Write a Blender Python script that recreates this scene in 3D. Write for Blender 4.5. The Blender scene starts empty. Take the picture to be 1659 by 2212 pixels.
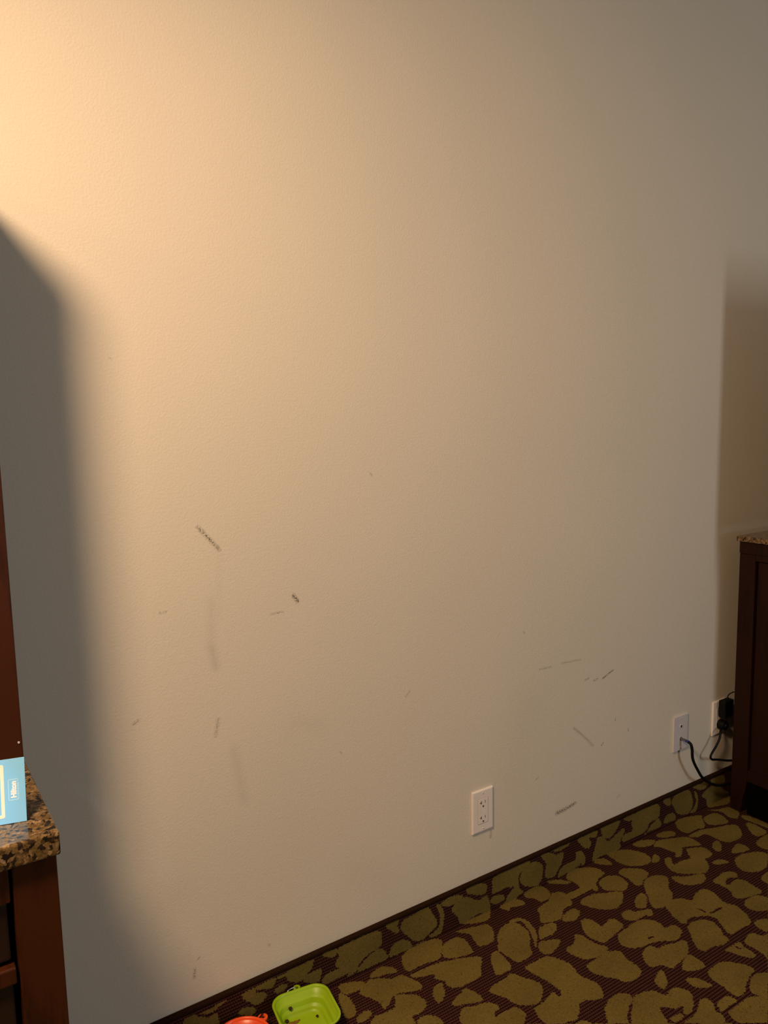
import bpy, bmesh, math, random
import numpy as np
from mathutils import Vector, Matrix
random.seed(7)
C = bpy.context.scene.collection
SC = bpy.context.scene

# ------------------------------------------------------------------ camera
cam_d = bpy.data.cameras.new('camera'); cam = bpy.data.objects.new('camera', cam_d); C.objects.link(cam)
RV = Vector((0.8320048, -0.5544442, -0.0189671)); UV = Vector((0.0851946, 0.0939109, 0.9919287)); FV = Vector((0.5481879, 0.8269053, -0.1253700))
m = Matrix((RV, UV, -FV)).transposed().to_4x4(); m.translation = Vector((0, -1.465, 1.31)); cam.matrix_world = m
cam_d.sensor_fit = 'HORIZONTAL'; cam_d.sensor_width = 36.0; cam_d.lens = 1689.47 / 1659 * 36.0
cam_d.clip_start = 0.02
SC.camera = cam

# ------------------------------------------------------------------ world, exposure, lamps
W = bpy.data.worlds.new('World'); SC.world = W; W.use_nodes = True
W.node_tree.nodes['Background'].inputs[0].default_value = (0.9, 0.95, 1.0, 1); W.node_tree.nodes['Background'].inputs[1].default_value = 0.0
SC.view_settings.view_transform = 'Standard'; SC.view_settings.look = 'None'; SC.view_settings.gamma = 1; SC.view_settings.exposure = 0.0
SC.view_settings.use_curve_mapping = False

def point_lamp(name, loc, power, col, radius):
    d = bpy.data.lights.new(name, 'POINT'); d.energy = power; d.color = col; d.shadow_soft_size = radius
    o = bpy.data.objects.new(name, d); C.objects.link(o); o.location = loc; return o
def area_lamp(name, loc, target, power, col, sx, sy):
    d = bpy.data.lights.new(name, 'AREA'); d.shape = 'RECTANGLE'; d.size = sx; d.size_y = sy; d.energy = power; d.color = col
    o = bpy.data.objects.new(name, d); C.objects.link(o); o.location = loc
    o.rotation_euler = (Vector(target) - Vector(loc)).to_track_quat('-Z', 'Y').to_euler(); return o
def spot_lamp(name, loc, target, power, col, radius, size, blend):
    d = bpy.data.lights.new(name, 'SPOT'); d.energy = power; d.color = col; d.shadow_soft_size = radius; d.spot_size = math.radians(size); d.spot_blend = blend
    o = bpy.data.objects.new(name, d); C.objects.link(o); o.location = loc
    o.rotation_euler = (Vector(target) - Vector(loc)).to_track_quat('-Z', 'Y').to_euler(); return o
# tall shaded lamp left of the photographer, thrown down and across the wall
spot_lamp('shaded_lamp_light', (-0.546, -1.028, 2.380), (1.75, 0, -0.25), 204, (1.0, 0.67, 0.40), 0.19, 116, 1.0)
# warm lamp close to the wall, beyond the hutch
point_lamp('table_lamp_light', (-1.60, -0.80, 2.20), 14, (1.0, 0.56, 0.22), 0.13)
# tall narrow light from a doorway at the far end of the room, straight behind the right cabinet
area_lamp('doorway_light', (2.37, -4.15, 1.42), (2.25, 0, 1.1), 26, (0.95, 0.98, 0.96), 0.16, 1.15)
# dim room lamp overhead behind the photographer
point_lamp('room_lamp_light', (2.2, -3.4, 2.3), 7, (0.45, 0.62, 1.0), 0.25)

# added cool fill spot with no visible source, brightens the blue card
spot_lamp('card_fill_spot', (-0.12, -0.80, 1.22), (0.05, -0.41, 0.84), 5.5, (0.62, 0.80, 1.0), 0.02, 19, 1.0)

# ------------------------------------------------------------------ helpers
def tag(o, label=None, cat=None, group=None, kind=None):
    if label: o['label'] = label
    if cat: o['category'] = cat
    if group: o['group'] = group
    if kind: o['kind'] = kind
    return o
def empty(name, loc, label, cat, group=None, rz=0):
    o = bpy.data.objects.new(name, None); C.objects.link(o); o.location = loc; o.rotation_euler = (0, 0, rz); o.empty_display_size = 0.05
    return tag(o, label, cat, group)
def link(name, bm, mt, parent=None, smooth=False):
    me = bpy.data.meshes.new(name); bmesh.ops.recalc_face_normals(bm, faces=bm.faces[:]); bm.to_mesh(me); bm.free()
    if smooth:
        for p in me.polygons: p.use_smooth = True
    for x in (mt if isinstance(mt, (list, tuple)) else [mt]): me.materials.append(x)
    o = bpy.data.objects.new(name, me); C.objects.link(o)
    if parent is not None: o.parent = parent
    return o
def box(bm, x0, x1, y0, y1, z0, z1, bev=0.0, seg=2):
    n = bmesh.new(); bmesh.ops.create_cube(n, size=1)
    for v in n.verts: v.co = Vector(((x0 + x1) / 2 + v.co.x * (x1 - x0), (y0 + y1) / 2 + v.co.y * (y1 - y0), (z0 + z1) / 2 + v.co.z * (z1 - z0)))
    if bev: bmesh.ops.bevel(n, geom=n.edges[:], offset=bev, segments=seg, affect='EDGES', profile=0.5)
    t = bpy.data.meshes.new('t'); n.to_mesh(t); n.free(); bm.from_mesh(t); bpy.data.meshes.remove(t); return bm
def cyl(bm, p0, p1, r0, r1=None, seg=24):
    r1 = r0 if r1 is None else r1; a = Vector(p0); b = Vector(p1); d = b - a
    n = bmesh.new(); bmesh.ops.create_cone(n, cap_ends=True, segments=seg, radius1=r0, radius2=r1, depth=d.length)
    n.transform(Matrix.Translation((a + b) / 2) @ d.to_track_quat('Z', 'Y').to_matrix().to_4x4())
    t = bpy.data.meshes.new('t'); n.to_mesh(t); n.free(); bm.from_mesh(t); bpy.data.meshes.remove(t); return bm
def catmull(P, n=8, closed=False):
    P = [Vector(p) for p in P]; out = []; N = len(P)
    for i in range(N if closed else N - 1):
        if closed: a, b, c, d = P[i - 1], P[i], P[(i + 1) % N], P[(i + 2) % N]
        else: a, b, c, d = P[max(i - 1, 0)], P[i], P[i + 1], P[min(i + 2, N - 1)]
        for k in range(n):
            t = k / n
            out.append(0.5 * ((2 * b) + (c - a) * t + (2 * a - 5 * b + 4 * c - d) * t * t + (3 * b - a - 3 * c + d) * t ** 3))
    if not closed: out.append(P[-1])
    return out
def tube(bm, pts, r, seg=12, n=8, closed=False):
    P = catmull(pts, n, closed); rings = []; up = Vector((0, 0, 1)); N = len(P); prev = None
    for i, p in enumerate(P):
        t = (P[(i + 1) % N] - P[i - 1]) if closed else (P[min(i + 1, N - 1)] - P[max(i - 1, 0)]); t.normalize()
        if prev is None:
            s = t.cross(up)
            if s.length < 1e-3: s = t.cross(Vector((1, 0, 0)))
        else: s = prev - t * prev.dot(t)
        s.normalize(); prev = s; q = t.cross(s)
        rings.append([bm.verts.new(p + r * (math.cos(a) * s + math.sin(a) * q)) for a in [2 * math.pi * k / seg for k in range(seg)]])
    for i in range(N if closed else N - 1):
        A = rings[i]; B = rings[(i + 1) % N]
        for k in range(seg): bm.faces.new((A[k], A[(k + 1) % seg], B[(k + 1) % seg], B[k]))
    if not closed: bm.faces.new(rings[0]); bm.faces.new(rings[-1])
    return bm
def loops_mesh(bm, loops, cap_first=False, cap_last=True):
    R = [[bm.verts.new(p) for p in L] for L in loops]
    for a, b in zip(R, R[1:]):
        n = len(a)
        for k in range(n): bm.faces.new((a[k], a[(k + 1) % n], b[(k + 1) % n], b[k]))
    if cap_first: bm.faces.new(R[0])
    if cap_last: bm.faces.new(R[-1])
    return bm

# ------------------------------------------------------------------ materials
class NT:
    def __init__(s, name):
        s.m = bpy.data.materials.new(name); s.m.use_nodes = True; s.t = s.m.node_tree; s.b = s.t.nodes['Principled BSDF']
    def n(s, kind, **kw):
        x = s.t.nodes.new(kind)
        for k, v in kw.items(): setattr(x, k, v)
        return x
    def l(s, a, b): s.t.links.new(a, b)
    def noise(s, scale, detail=4, rough=0.6, coord='Object', stretch=None):
        tc = s.n('ShaderNodeTexCoord'); mp = s.n('ShaderNodeMapping'); s.l(tc.outputs[coord], mp.inputs[0])
        if stretch: mp.inputs['Scale'].default_value = stretch
        x = s.n('ShaderNodeTexNoise'); s.l(mp.outputs[0], x.inputs['Vector'])
        x.inputs['Scale'].default_value = scale; x.inputs['Detail'].default_value = detail; x.inputs['Roughness'].default_value = rough; return x
    def ramp(s, src, stops):
        r = s.n('ShaderNodeValToRGB'); e = r.color_ramp.elements
        while len(e) < len(stops): e.new(0.5)
        for i, (p, c) in enumerate(stops): e[i].position = p; e[i].color = (*c, 1) if len(c) == 3 else c
        s.l(src, r.inputs[0]); return r
    def bump(s, src, strength, dist=0.001):
        b = s.n('ShaderNodeBump'); b.inputs['Strength'].default_value = strength; b.inputs['Distance'].default_value = dist
        s.l(src, b.inputs['Height']); s.l(b.outputs[0], s.b.inputs['Normal']); return b
def plain(name, col, rough=0.5, metal=0.0, nscale=60, var=0.06, bump=0.05, spec=0.5):
    t = NT(name); nz = t.noise(nscale); c = Vector(col)
    r = t.ramp(nz.outputs[0], [(0.3, tuple(c * (1 - var))), (0.7, tuple(c * (1 + var)))])
    t.l(r.outputs[0], t.b.inputs['Base Color']); t.b.inputs['Roughness'].default_value = rough; t.b.inputs['Metallic'].default_value = metal
    t.b.inputs['Specular IOR Level'].default_value = spec
    if bump: t.bump(nz.outputs[0], bump)
    return t.m

def wood(name, dark, light, rough=0.38, spec=0.35):
    t = NT(name); a = t.noise(9, 6, 0.62, stretch=(6, 6, 0.7)); b = t.noise(70, 3, 0.6, stretch=(4, 4, 0.35)); c = t.noise(3, 2)
    mx = t.n('ShaderNodeMath', operation='MULTIPLY_ADD'); t.l(b.outputs[0], mx.inputs[0]); mx.inputs[1].default_value = 0.35; t.l(a.outputs[0], mx.inputs[2])
    m2 = t.n('ShaderNodeMath', operation='MULTIPLY_ADD'); t.l(c.outputs[0], m2.inputs[0]); m2.inputs[1].default_value = 0.5; t.l(mx.outputs[0], m2.inputs[2])
    r = t.ramp(m2.outputs[0], [(0.65, dark), (1.15 / 1.25, light)]); t.l(r.outputs[0], t.b.inputs['Base Color'])
    t.b.inputs['Roughness'].default_value = rough; t.b.inputs['Specular IOR Level'].default_value = spec; t.bump(b.outputs[0], 0.08); return t.m
M_WOOD = wood('cherry_wood', (0.016, 0.0034, 0.0009), (0.048, 0.0118, 0.0024))
M_WOOD_R = wood('dark_cherry_wood', (0.009, 0.0022, 0.0013), (0.018, 0.0050, 0.0026), 0.6, 0.14)
M_PANEL = wood('dark_panel_wood', (0.008, 0.0030, 0.0010), (0.018, 0.0065, 0.0022), 0.5)
M_BLACK = plain('black_plinth', (0.002, 0.002, 0.002), 0.95, bump=0, spec=0.0)

def granite():
    t = NT('granite'); tc = t.n('ShaderNodeTexCoord')
    v = t.n('ShaderNodeTexVoronoi'); v.inputs['Scale'].default_value = 190; v.inputs['Randomness'].default_value = 1
    nz = t.noise(45, 3); mixv = t.n('ShaderNodeVectorMath', operation='MULTIPLY_ADD'); mixv.inputs[1].default_value = (0.022, 0.022, 0.022)
    t.l(nz.outputs['Color'], mixv.inputs[0]); t.l(tc.outputs['Object'], mixv.inputs[2]); t.l(mixv.outputs[0], v.inputs['Vector'])
    sp = t.n('ShaderNodeSeparateColor'); t.l(v.outputs['Color'], sp.inputs[0])
    r = t.ramp(sp.outputs[0], [(0.0, (0.012, 0.009, 0.008)), (0.22, (0.030, 0.020, 0.014)), (0.30, (0.105, 0.062, 0.022)), (0.6, (0.155, 0.095, 0.036)), (0.85, (0.20, 0.125, 0.055)), (1.0, (0.30, 0.20, 0.11))])
    n2 = t.noise(300, 4); r2 = t.ramp(n2.outputs[0], [(0.3, (0.45, 0.45, 0.45)), (0.68, (1.35, 1.35, 1.3))])
    mx = t.n('ShaderNodeMix', data_type='RGBA', blend_type='MULTIPLY'); mx.inputs[0].default_value = 1
    t.l(r.outputs[0], mx.inputs[6]); t.l(r2.outputs[0], mx.inputs[7]); t.l(mx.outputs[2], t.b.inputs['Base Color'])
    t.b.inputs['Roughness'].default_value = 0.12; return t.m
M_GRANITE = granite()
M_PLATE = plain('ivory_plate', (0.80, 0.74, 0.70), 0.35, var=0.015, bump=0)
M_PLATE_W = plain('white_plate', (0.60, 0.575, 0.60), 0.4, var=0.015, bump=0)
M_SLOT = plain('slot_black', (0.02, 0.015, 0.012), 0.7, bump=0)
M_SCREW = plain('painted_screw', (0.76, 0.70, 0.65), 0.3, bump=0)
M_RUBBER = plain('black_rubber', (0.002, 0.002, 0.0025), 0.55, bump=0, spec=0.18)
M_METAL = plain('steel', (0.62, 0.60, 0.56), 0.22, metal=1.0, bump=0)
M_NUT = plain('dull_nickel', (0.30, 0.26, 0.27), 0.35, metal=1.0, bump=0)
M_BLUE_RING = plain('blue_plastic', (0.02, 0.03, 0.22), 0.4, bump=0)
M_GREEN = plain('green_silicone', (0.30, 0.48, 0.006), 0.42, nscale=20, var=0.03, bump=0)
M_ORANGE = plain('orange_silicone', (0.90, 0.10, 0.018), 0.32, nscale=20, var=0.03, bump=0)
M_KIBBLE = plain('kibble_brown', (0.03, 0.013, 0.006), 0.8, nscale=200, var=0.3, bump=0.4)
M_RESIDUE = plain('brown_residue', (0.20, 0.11, 0.01), 0.6, nscale=200, var=0.3, bump=0.2)
M_CARD = plain('card_blue', (0.24, 0.62, 1.0), 0.5, nscale=30, var=0.01, bump=0)
M_CREAM = plain('card_cream', (1.0, 0.90, 0.74), 0.5, var=0.01, bump=0)
M_WHITE = plain('card_white_print', (1.0, 0.98, 1.0), 0.5, var=0.0, bump=0)
M_PALE = plain('card_pale_print', (0.62, 0.90, 1.0), 0.5, var=0.0, bump=0)
M_CARDBACK = plain('card_grey_back', (0.42, 0.38, 0.40), 0.6, bump=0)
M_SCREEN = plain('tv_black', (0.01, 0.01, 0.012), 0.3, bump=0)

FLOOR_BLOBS = [
 [816,-14,841,-23,865,-39,847,-53,811,-49,805,-24],
 [891,-27,921,-20,944,-34,948,-56,921,-48,886,-39],
 [869,-42,892,-45,922,-66,945,-69,958,-87,969,-121,956,-134,918,-118,894,-116,871,-132,857,-135,858,-111,847,-87,839,-61],
 [900,-116,935,-136,946,-160,940,-181,914,-191,895,-189,882,-210,811,-161,829,-142,850,-146,874,-146,887,-135],
 [905,-200,931,-210,941,-232,931,-249,890,-220],
 [983,-149,1007,-143,1004,-163,989,-182,967,-191,969,-168],
 [998,-13,1051,-5,1087,-13,1100,-30,1073,-61,1056,-78,1015,-72,982,-72,967,-66,975,-35],
 [1093,-45,1136,-40,1149,-60,1141,-99,1126,-108,1075,-91,1071,-65],
 [964,-83,1006,-84,1046,-88,1068,-95,1139,-127,1118,-159,1097,-180,1068,-182,1031,-178,1015,-162,1020,-144,1005,-125,1014,-113,977,-101],
 [1173,-27,1208,-38,1234,-46,1231,-71,1205,-104,1165,-101,1167,-77,1172,-50,1147,-22],
 [987,-213,1012,-198,1046,-197,1056,-216,1053,-239,1019,-232],
 [1199,54,1259,74,1278,45,1313,42,1278,-10,1249,-34,1210,-26,1182,-6,1191,18],
 [798,-36,810,-61,806,-95,800,-110,777,-114,777,-86],
 [797,-120,827,-118,826,-133,808,-139,787,-136],
 [1227,-94,1267,-75,1297,-85,1303,-116,1291,-144,1262,-174,1249,-194,1215,-199,1199,-193,1195,-166,1192,-137,1209,-117],
 [1286,-72,1313,-72,1327,-90,1322,-124,1308,-151,1274,-183,1286,-161,1303,-132,1313,-99,1309,-84,1288,-81],
 [1162,-143,1186,-136,1186,-164,1180,-194,1168,-203,1132,-200,1141,-175],
 [1336,-134,1374,-139,1377,-152,1350,-170,1316,-169,1305,-164],
 [1291,-175,1316,-180,1343,-196,1317,-213,1284,-219,1272,-201],
 [1438,-179,1462,-180,1467,-205,1469,-222,1512,-214,1514,-249,1489,-258,1448,-265,1423,-268,1413,-246,1411,-218],
 [1385,-205,1399,-215,1402,-241,1408,-264,1417,-284,1395,-293,1350,-287,1333,-268,1325,-239,1337,-227,1363,-225],
 [1327,-297,1356,-296,1395,-293,1427,-310,1423,-336,1421,-377,1393,-393,1363,-389,1352,-372,1337,-349,1320,-324],
 [1203,-219,1234,-217,1270,-219,1288,-241,1298,-272,1289,-311,1301,-350,1289,-380,1272,-389,1228,-370,1197,-392,1171,-397,1121,-373,1126,-327,1147,-323,1181,-317,1199,-313,1200,-330,1213,-324,1216,-307,1214,-295,1212,-276,1205,-247],
 [1163,-216,1179,-244,1194,-273,1188,-292,1160,-314,1133,-314,1106,-293,1099,-263,1082,-230,1102,-219,1133,-219],
 [1036,-190,1051,-204,1053,-240,1008,-224],
 [1002,-232,1043,-245,1065,-260,1068,-279,1048,-284,1030,-310,971,-269],
 [1053,-292,1093,-292,1104,-319,1092,-334,1073,-344,1028,-313],
 [1421,-134,1459,-129,1467,-149,1433,-165,1408,-158,1402,-148],
 [1386,-75,1428,-70,1463,-52,1488,-58,1490,-84,1475,-114,1438,-117,1406,-140,1377,-136,1351,-123,1371,-98],
 [1499,-120,1550,-117,1588,-135,1624,-154,1595,-182,1554,-194,1521,-176,1499,-143],
 [1632,-196,1664,-189,1660,-210,1630,-230,1606,-231,1614,-207],
 [1553,-216,1579,-220,1584,-238,1611,-251,1587,-257,1551,-253,1541,-241],
 [1272,-405,1305,-399,1328,-408,1332,-426,1304,-440,1277,-456,1259,-474,1228,-452,1244,-425],
 [1169,-405,1187,-407,1199,-419,1194,-429,1165,-408],
 [1619,-206,1658,-188,1663,-200,1635,-229,1615,-235,1602,-221],
 [1682,-197,1713,-205,1739,-218,1725,-244,1692,-258,1661,-263,1639,-254,1643,-234,1661,-215],
 [1548,-218,1574,-216,1586,-232,1624,-247,1617,-262,1603,-267,1591,-254,1559,-251,1537,-240],
 [1471,-270,1506,-262,1549,-259,1580,-268,1597,-292,1594,-319,1616,-320,1623,-339,1610,-354,1577,-363,1552,-350,1533,-341,1509,-333,1486,-330,1463,-319,1452,-297],
 [1473,-343,1505,-339,1515,-355,1540,-359,1567,-368,1591,-373,1584,-390,1556,-410,1521,-415,1483,-418,1473,-398,1448,-389,1451,-366],
 [1534,-416,1556,-415,1561,-431,1552,-458,1525,-456,1503,-444,1502,-431],
 [1424,-417,1457,-407,1449,-426,1434,-443,1412,-449,1408,-433],
 [1480,-458,1501,-472,1510,-505,1491,-502,1472,-485,1473,-471],
 [1639,-351,1664,-342,1696,-352,1711,-371,1702,-400,1688,-418,1682,-437,1651,-438,1625,-428,1598,-427,1592,-409,1614,-380],
 [1669,-263,1704,-256,1731,-267,1747,-287,1777,-275,1816,-276,1822,-302,1809,-341,1819,-369,1808,-407,1786,-431,1750,-429,1708,-428,1706,-413,1719,-393,1730,-367,1720,-350,1700,-338,1674,-329,1646,-337,1645,-311,1656,-285],
 [1868,-290,1893,-307,1935,-343,1932,-374,1893,-363,1861,-357,1860,-334,1869,-313],
 [1848,-374,1883,-369,1913,-380,1916,-406,1879,-427,1846,-414,1835,-390],
 [1793,-435,1824,-438,1837,-452,1796,-476,1783,-462],
 [1714,-459,1752,-454,1762,-475,1781,-484,1702,-530,1703,-510,1704,-484,1702,-469],
 [1641,-453,1668,-454,1695,-455,1690,-474,1687,-502,1670,-507,1655,-488,1645,-468],
 [1540,-474,1581,-470,1602,-475,1621,-494,1636,-513,1634,-532,1605,-539,1573,-549,1554,-558,1531,-560,1522,-547,1527,-524,1527,-496],
 [1600,-544,1630,-543,1648,-562,1580,-602,1565,-583,1567,-563],
 [1469,-571,1518,-573,1546,-575,1577,-604,1508,-644,1460,-610],
 [1470,-544,1507,-544,1512,-565,1487,-564,1457,-565,1461,-555],
 [1339,-426,1366,-430,1388,-440,1399,-464,1419,-460,1441,-465,1450,-485,1443,-502,1417,-521,1394,-529,1386,-520,1402,-506,1378,-500,1369,-487,1355,-481,1345,-499,1325,-519,1270,-480,1313,-441],
 [1265,-407,1301,-399,1326,-404,1330,-423,1308,-437,1285,-449,1258,-472,1240,-459,1244,-428],
 [1348,-514,1373,-514,1381,-523,1368,-528,1350,-526],
 [1357,-541,1390,-537,1421,-530,1448,-517,1464,-523,1463,-539,1448,-556,1449,-575,1419,-584],
 [1331,-339,1384,-293,1415,-298,1430,-313,1419,-339,1417,-379,1396,-393,1360,-387,1348,-363],
 [1351,64,1392,99,1518,100,1502,82,1456,67,1428,41,1409,17,1406,0,1370,-11,1378,-29,1365,-43,1331,-31,1317,-38,1307,-14,1336,-5,1357,10,1388,25,1386,42,1353,41,1330,41],
 [1536,-3,1585,23,1640,26,1666,50,1686,47,1676,22,1644,-5,1633,-4,1653,23,1629,-1,1584,-4,1546,-10],
 [1758,52,1787,71,1801,61,1792,36,1834,45,1892,59,1861,33,1822,14,1785,-12,1714,-6,1675,-6],
 [1739,-9,1788,-18,1821,-49,1826,-85,1792,-111,1742,-89,1729,-59,1732,-32],
 [1680,-10,1710,-17,1711,-46,1702,-53,1672,-25],
 [1556,-17,1584,-4,1621,-13,1652,-35,1656,-68,1629,-75,1600,-87,1576,-114,1556,-100,1516,-108,1485,-93,1495,-75,1541,-77,1551,-52,1545,-32],
 [1611,-89,1648,-83,1676,-103,1667,-141,1635,-156,1615,-142,1592,-119],
 [1694,-88,1728,-92,1754,-118,1747,-146,1706,-156,1680,-157,1686,-129,1686,-103],
 [1491,-4,1524,-14,1544,-41,1526,-41,1494,-18],
 [1405,-5,1438,-1,1464,-10,1465,-42,1441,-61,1414,-60,1409,-39,1393,-21],
 [2277,46,2359,66,2388,55,2369,23,2364,1,2301,-39,2251,-28,2221,-15,2264,21],
 [2199,-23,2236,-42,2277,-55,2273,-92,2234,-111,2219,-92,2229,-61,2212,-36],
 [2068,-7,2105,-11,2157,-33,2143,-46,2103,-84,2072,-77,2029,-75,2024,-50,2040,-24],
 [2147,-49,2192,-46,2212,-64,2196,-103,2175,-110,2139,-95,2126,-79],
 [2019,-86,2082,-88,2125,-104,2192,-130,2163,-171,2132,-184,2087,-180,2073,-163,2071,-134,2069,-111,2031,-105],
 [1935,-29,1969,-25,1999,-39,1992,-59,1952,-52],
 [1841,-18,1881,-19,1913,-42,1883,-54,1845,-41],
 [1883,-61,1923,-49,1979,-72,2009,-89,2007,-136,1992,-136,1954,-118,1916,-131,1901,-108,1895,-77],
 [1951,-127,1997,-149,1990,-184,1967,-193,1946,-191,1928,-216,1890,-232,1845,-209,1819,-181,1826,-150,1851,-124,1874,-128,1849,-153,1885,-154,1915,-163],
 [1909,-120,1923,-130,1903,-141,1886,-136],
 [2024,-162,2063,-149,2055,-171,2021,-193,2011,-180],
 [1948,-212,1981,-216,1988,-240,1951,-229],
 [1794,-190,1830,-213,1877,-231,1850,-256,1805,-247,1784,-220],
 [2052,-209,2092,-197,2106,-207,2100,-236,2066,-232,2040,-220],
 [2016,-241,2057,-238,2104,-256,2116,-280,2067,-309,2027,-317,1991,-303,1982,-279,1995,-258],
 [1881,-266,1931,-261,1957,-279,1939,-296,1910,-284,1875,-302,1871,-288,1864,-272],
 [1900,-303,1935,-305,1942,-333,1928,-373,1900,-370,1862,-359,1851,-340],
 [2223,-148,2243,-156,2234,-208,2207,-217,2182,-206,2194,-179],
 [2264,-109,2278,-135,2278,-188,2256,-201,2253,-170,2246,-127],
 [2150,-225,2212,-220,2222,-228,2153,-268,2134,-254],
 [1993,-335,2036,-330,2041,-333,1987,-365,1980,-348],
 [1738,-17,1783,-17,1822,-51,1825,-92,1803,-109,1772,-105,1743,-78,1736,-48],
 [1842,-91,1852,-99,1835,-119,1817,-119,1808,-112],
 [1701,-85,1732,-95,1756,-118,1752,-145,1720,-152,1697,-164,1679,-158,1687,-134],
 [1714,-159,1750,-156,1777,-169,1779,-188,1742,-219,1725,-240,1702,-251,1667,-220,1676,-194],
]
BASE_BLOBS = [
 [957,6,959,24,974,36,1000,34,1018,18,1022,3,993,2],
 [995,82,1015,86,1069,90,1083,74,1098,50,1100,31,1075,17,1054,9,1027,19,1009,40,991,63],
 [1097,85,1115,76,1123,49,1115,6,1089,2,1075,11,1100,19,1110,36,1109,57],
 [946,95,985,92,981,82,984,60,974,60],
 [818,67,820,90,920,89,935,60,929,45,897,39,873,27,862,11,840,6,835,23,808,43,812,64,833,62],
 [778,93,811,89,812,78,797,72,783,81],
 [878,24,906,37,929,40,947,20,949,5,912,3,865,7],
 [776,35,811,38,832,26,830,15,775,16],
 [1000,-3,1047,4,1089,-3,1115,-18,1111,-47,1107,-64,1060,-59,1026,-59,1005,-53,993,-23],
 [1148,56,1191,72,1232,48,1268,45,1278,0,1270,-22,1224,-15,1179,3,1168,25],
 [1111,84,1150,90,1183,79,1172,66,1139,67,1118,77],
 [1196,88,1207,96,1260,84,1264,59,1241,58,1203,76],
 [1285,64,1295,92,1412,92,1412,78,1383,66,1379,45,1383,24,1396,9,1371,-1,1396,-17,1396,-30,1351,-19,1343,-26,1311,-3,1331,5,1339,18,1355,31,1339,45,1307,44,1285,45],
 [1281,33,1295,36,1323,27,1327,13,1299,11,1279,22],
 [1383,46,1391,69,1416,82,1441,81,1467,62,1469,31,1459,12,1442,8,1404,22],
 [1462,90,1479,94,1506,83,1523,72,1550,70,1546,44,1528,23,1515,11,1489,14,1478,32,1482,60],
 [1505,92,1577,91,1550,80,1528,81],
 [1611,91,1685,91,1684,72,1655,78,1665,61,1656,47,1632,58,1615,78],
 [1528,6,1550,29,1600,32,1600,52,1623,49,1640,28,1638,5,1626,5,1616,29,1619,8,1578,5,1546,0],
 [1714,83,1785,91,1781,71,1752,49,1732,52,1712,69],
 [1686,54,1693,69,1717,61,1737,40,1767,48,1806,60,1807,38,1792,21,1788,-2,1709,4,1671,3],
 [1806,90,1851,92,1847,75,1826,75],
 [1859,82,1920,85,1922,29,1901,14,1849,13,1808,16,1812,36,1853,33,1842,62],
 [1738,1,1798,-7,1871,-36,1925,-71,1926,-98,1841,-75,1789,-46,1759,-20],
 [1680,0,1719,-7,1754,-33,1754,-40,1690,-14],
 [1564,-7,1578,5,1624,-2,1681,-23,1725,-55,1706,-62,1689,-73,1697,-101,1658,-86,1626,-95,1575,-79,1565,-62,1616,-63,1597,-39,1569,-20],
 [1485,6,1529,-4,1578,-29,1560,-29,1502,-7],
 [1400,4,1429,8,1463,0,1498,-29,1494,-48,1464,-46,1438,-27,1404,-10],
 [1857,91,1964,88,1977,54,1968,40,1939,39,1908,29,1894,14,1845,14,1809,17,1799,23,1812,38,1845,37,1853,60],
 [1911,5,1932,25,1968,38,1983,22,1984,8,1940,9,1906,10],
 [1999,13,2013,36,2048,31,2059,11,2049,7],
 [2034,73,2056,90,2117,89,2140,61,2146,32,2139,17,2116,7,2069,21,2050,48],
 [2150,72,2166,63,2173,34,2164,2,2132,5,2152,19,2162,37],
 [1991,89,2025,90,2031,67,2016,65],
 [2146,92,2218,91,2225,74,2198,66,2160,79],
 [2193,48,2242,65,2286,56,2316,29,2346,10,2348,-27,2279,-16,2229,-4,2216,28],
 [2240,87,2302,87,2319,71,2315,55,2258,71],
 [2064,2,2106,-1,2192,-21,2198,-33,2216,-71,2172,-63,2124,-62,2082,-37,2060,-13],
 [1709,107,1779,94,1780,78,1754,51,1723,55,1709,75],
 [451,80,475,81,540,87,534,81,519,75,506,73,488,78,467,85],
 [450,50,451,86,481,76,501,65,520,64,518,16],
 [578,83,608,85,655,86,652,73,645,65,632,69,612,76,633,59,628,46,612,42,597,51,580,70],
 [568,40,575,48,593,46,607,31,596,23],
 [662,85,680,86,678,78,664,79],
 [683,87,713,88,749,88,746,70,729,57,717,49,703,53,684,68],
 [652,60,666,63,684,57,674,45,656,47],
 [724,45,736,58,768,58,767,38,757,28],
 [773,89,811,89,811,77,801,72],
]
FLOOR_LINES = [[1005, -228, 1036, -242, 4.0], [1729, -321, 1731, -337, 3.0], [1740, -349, 1782, -351, 3.0], [1527, -319, 1538, -322, 3.0], [1516, -345, 1553, -353, 3.0], [1673, -462, 1676, -471, 3.0], [1352, -491, 1377, -501, 4.0], [1467, -570, 1531, -570, 3.0], [1519, -522, 1520, -553, 2.0], [1052, -287, 1097, -291, 4.0], [1498, -104, 1565, -103, 3.0], [1330, -33, 1360, -48, 3.0], [2218, -21, 2292, -45, 2.0], [1853, -153, 1924, -153, 4.0], [1942, -117, 1987, -139, 3.0]]
BASE_LINES = [[1299, 39, 1359, 35, 3.0], [1209, 5, 1250, 5, 2.0], [609, 75, 631, 66, 3.0]]
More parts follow.
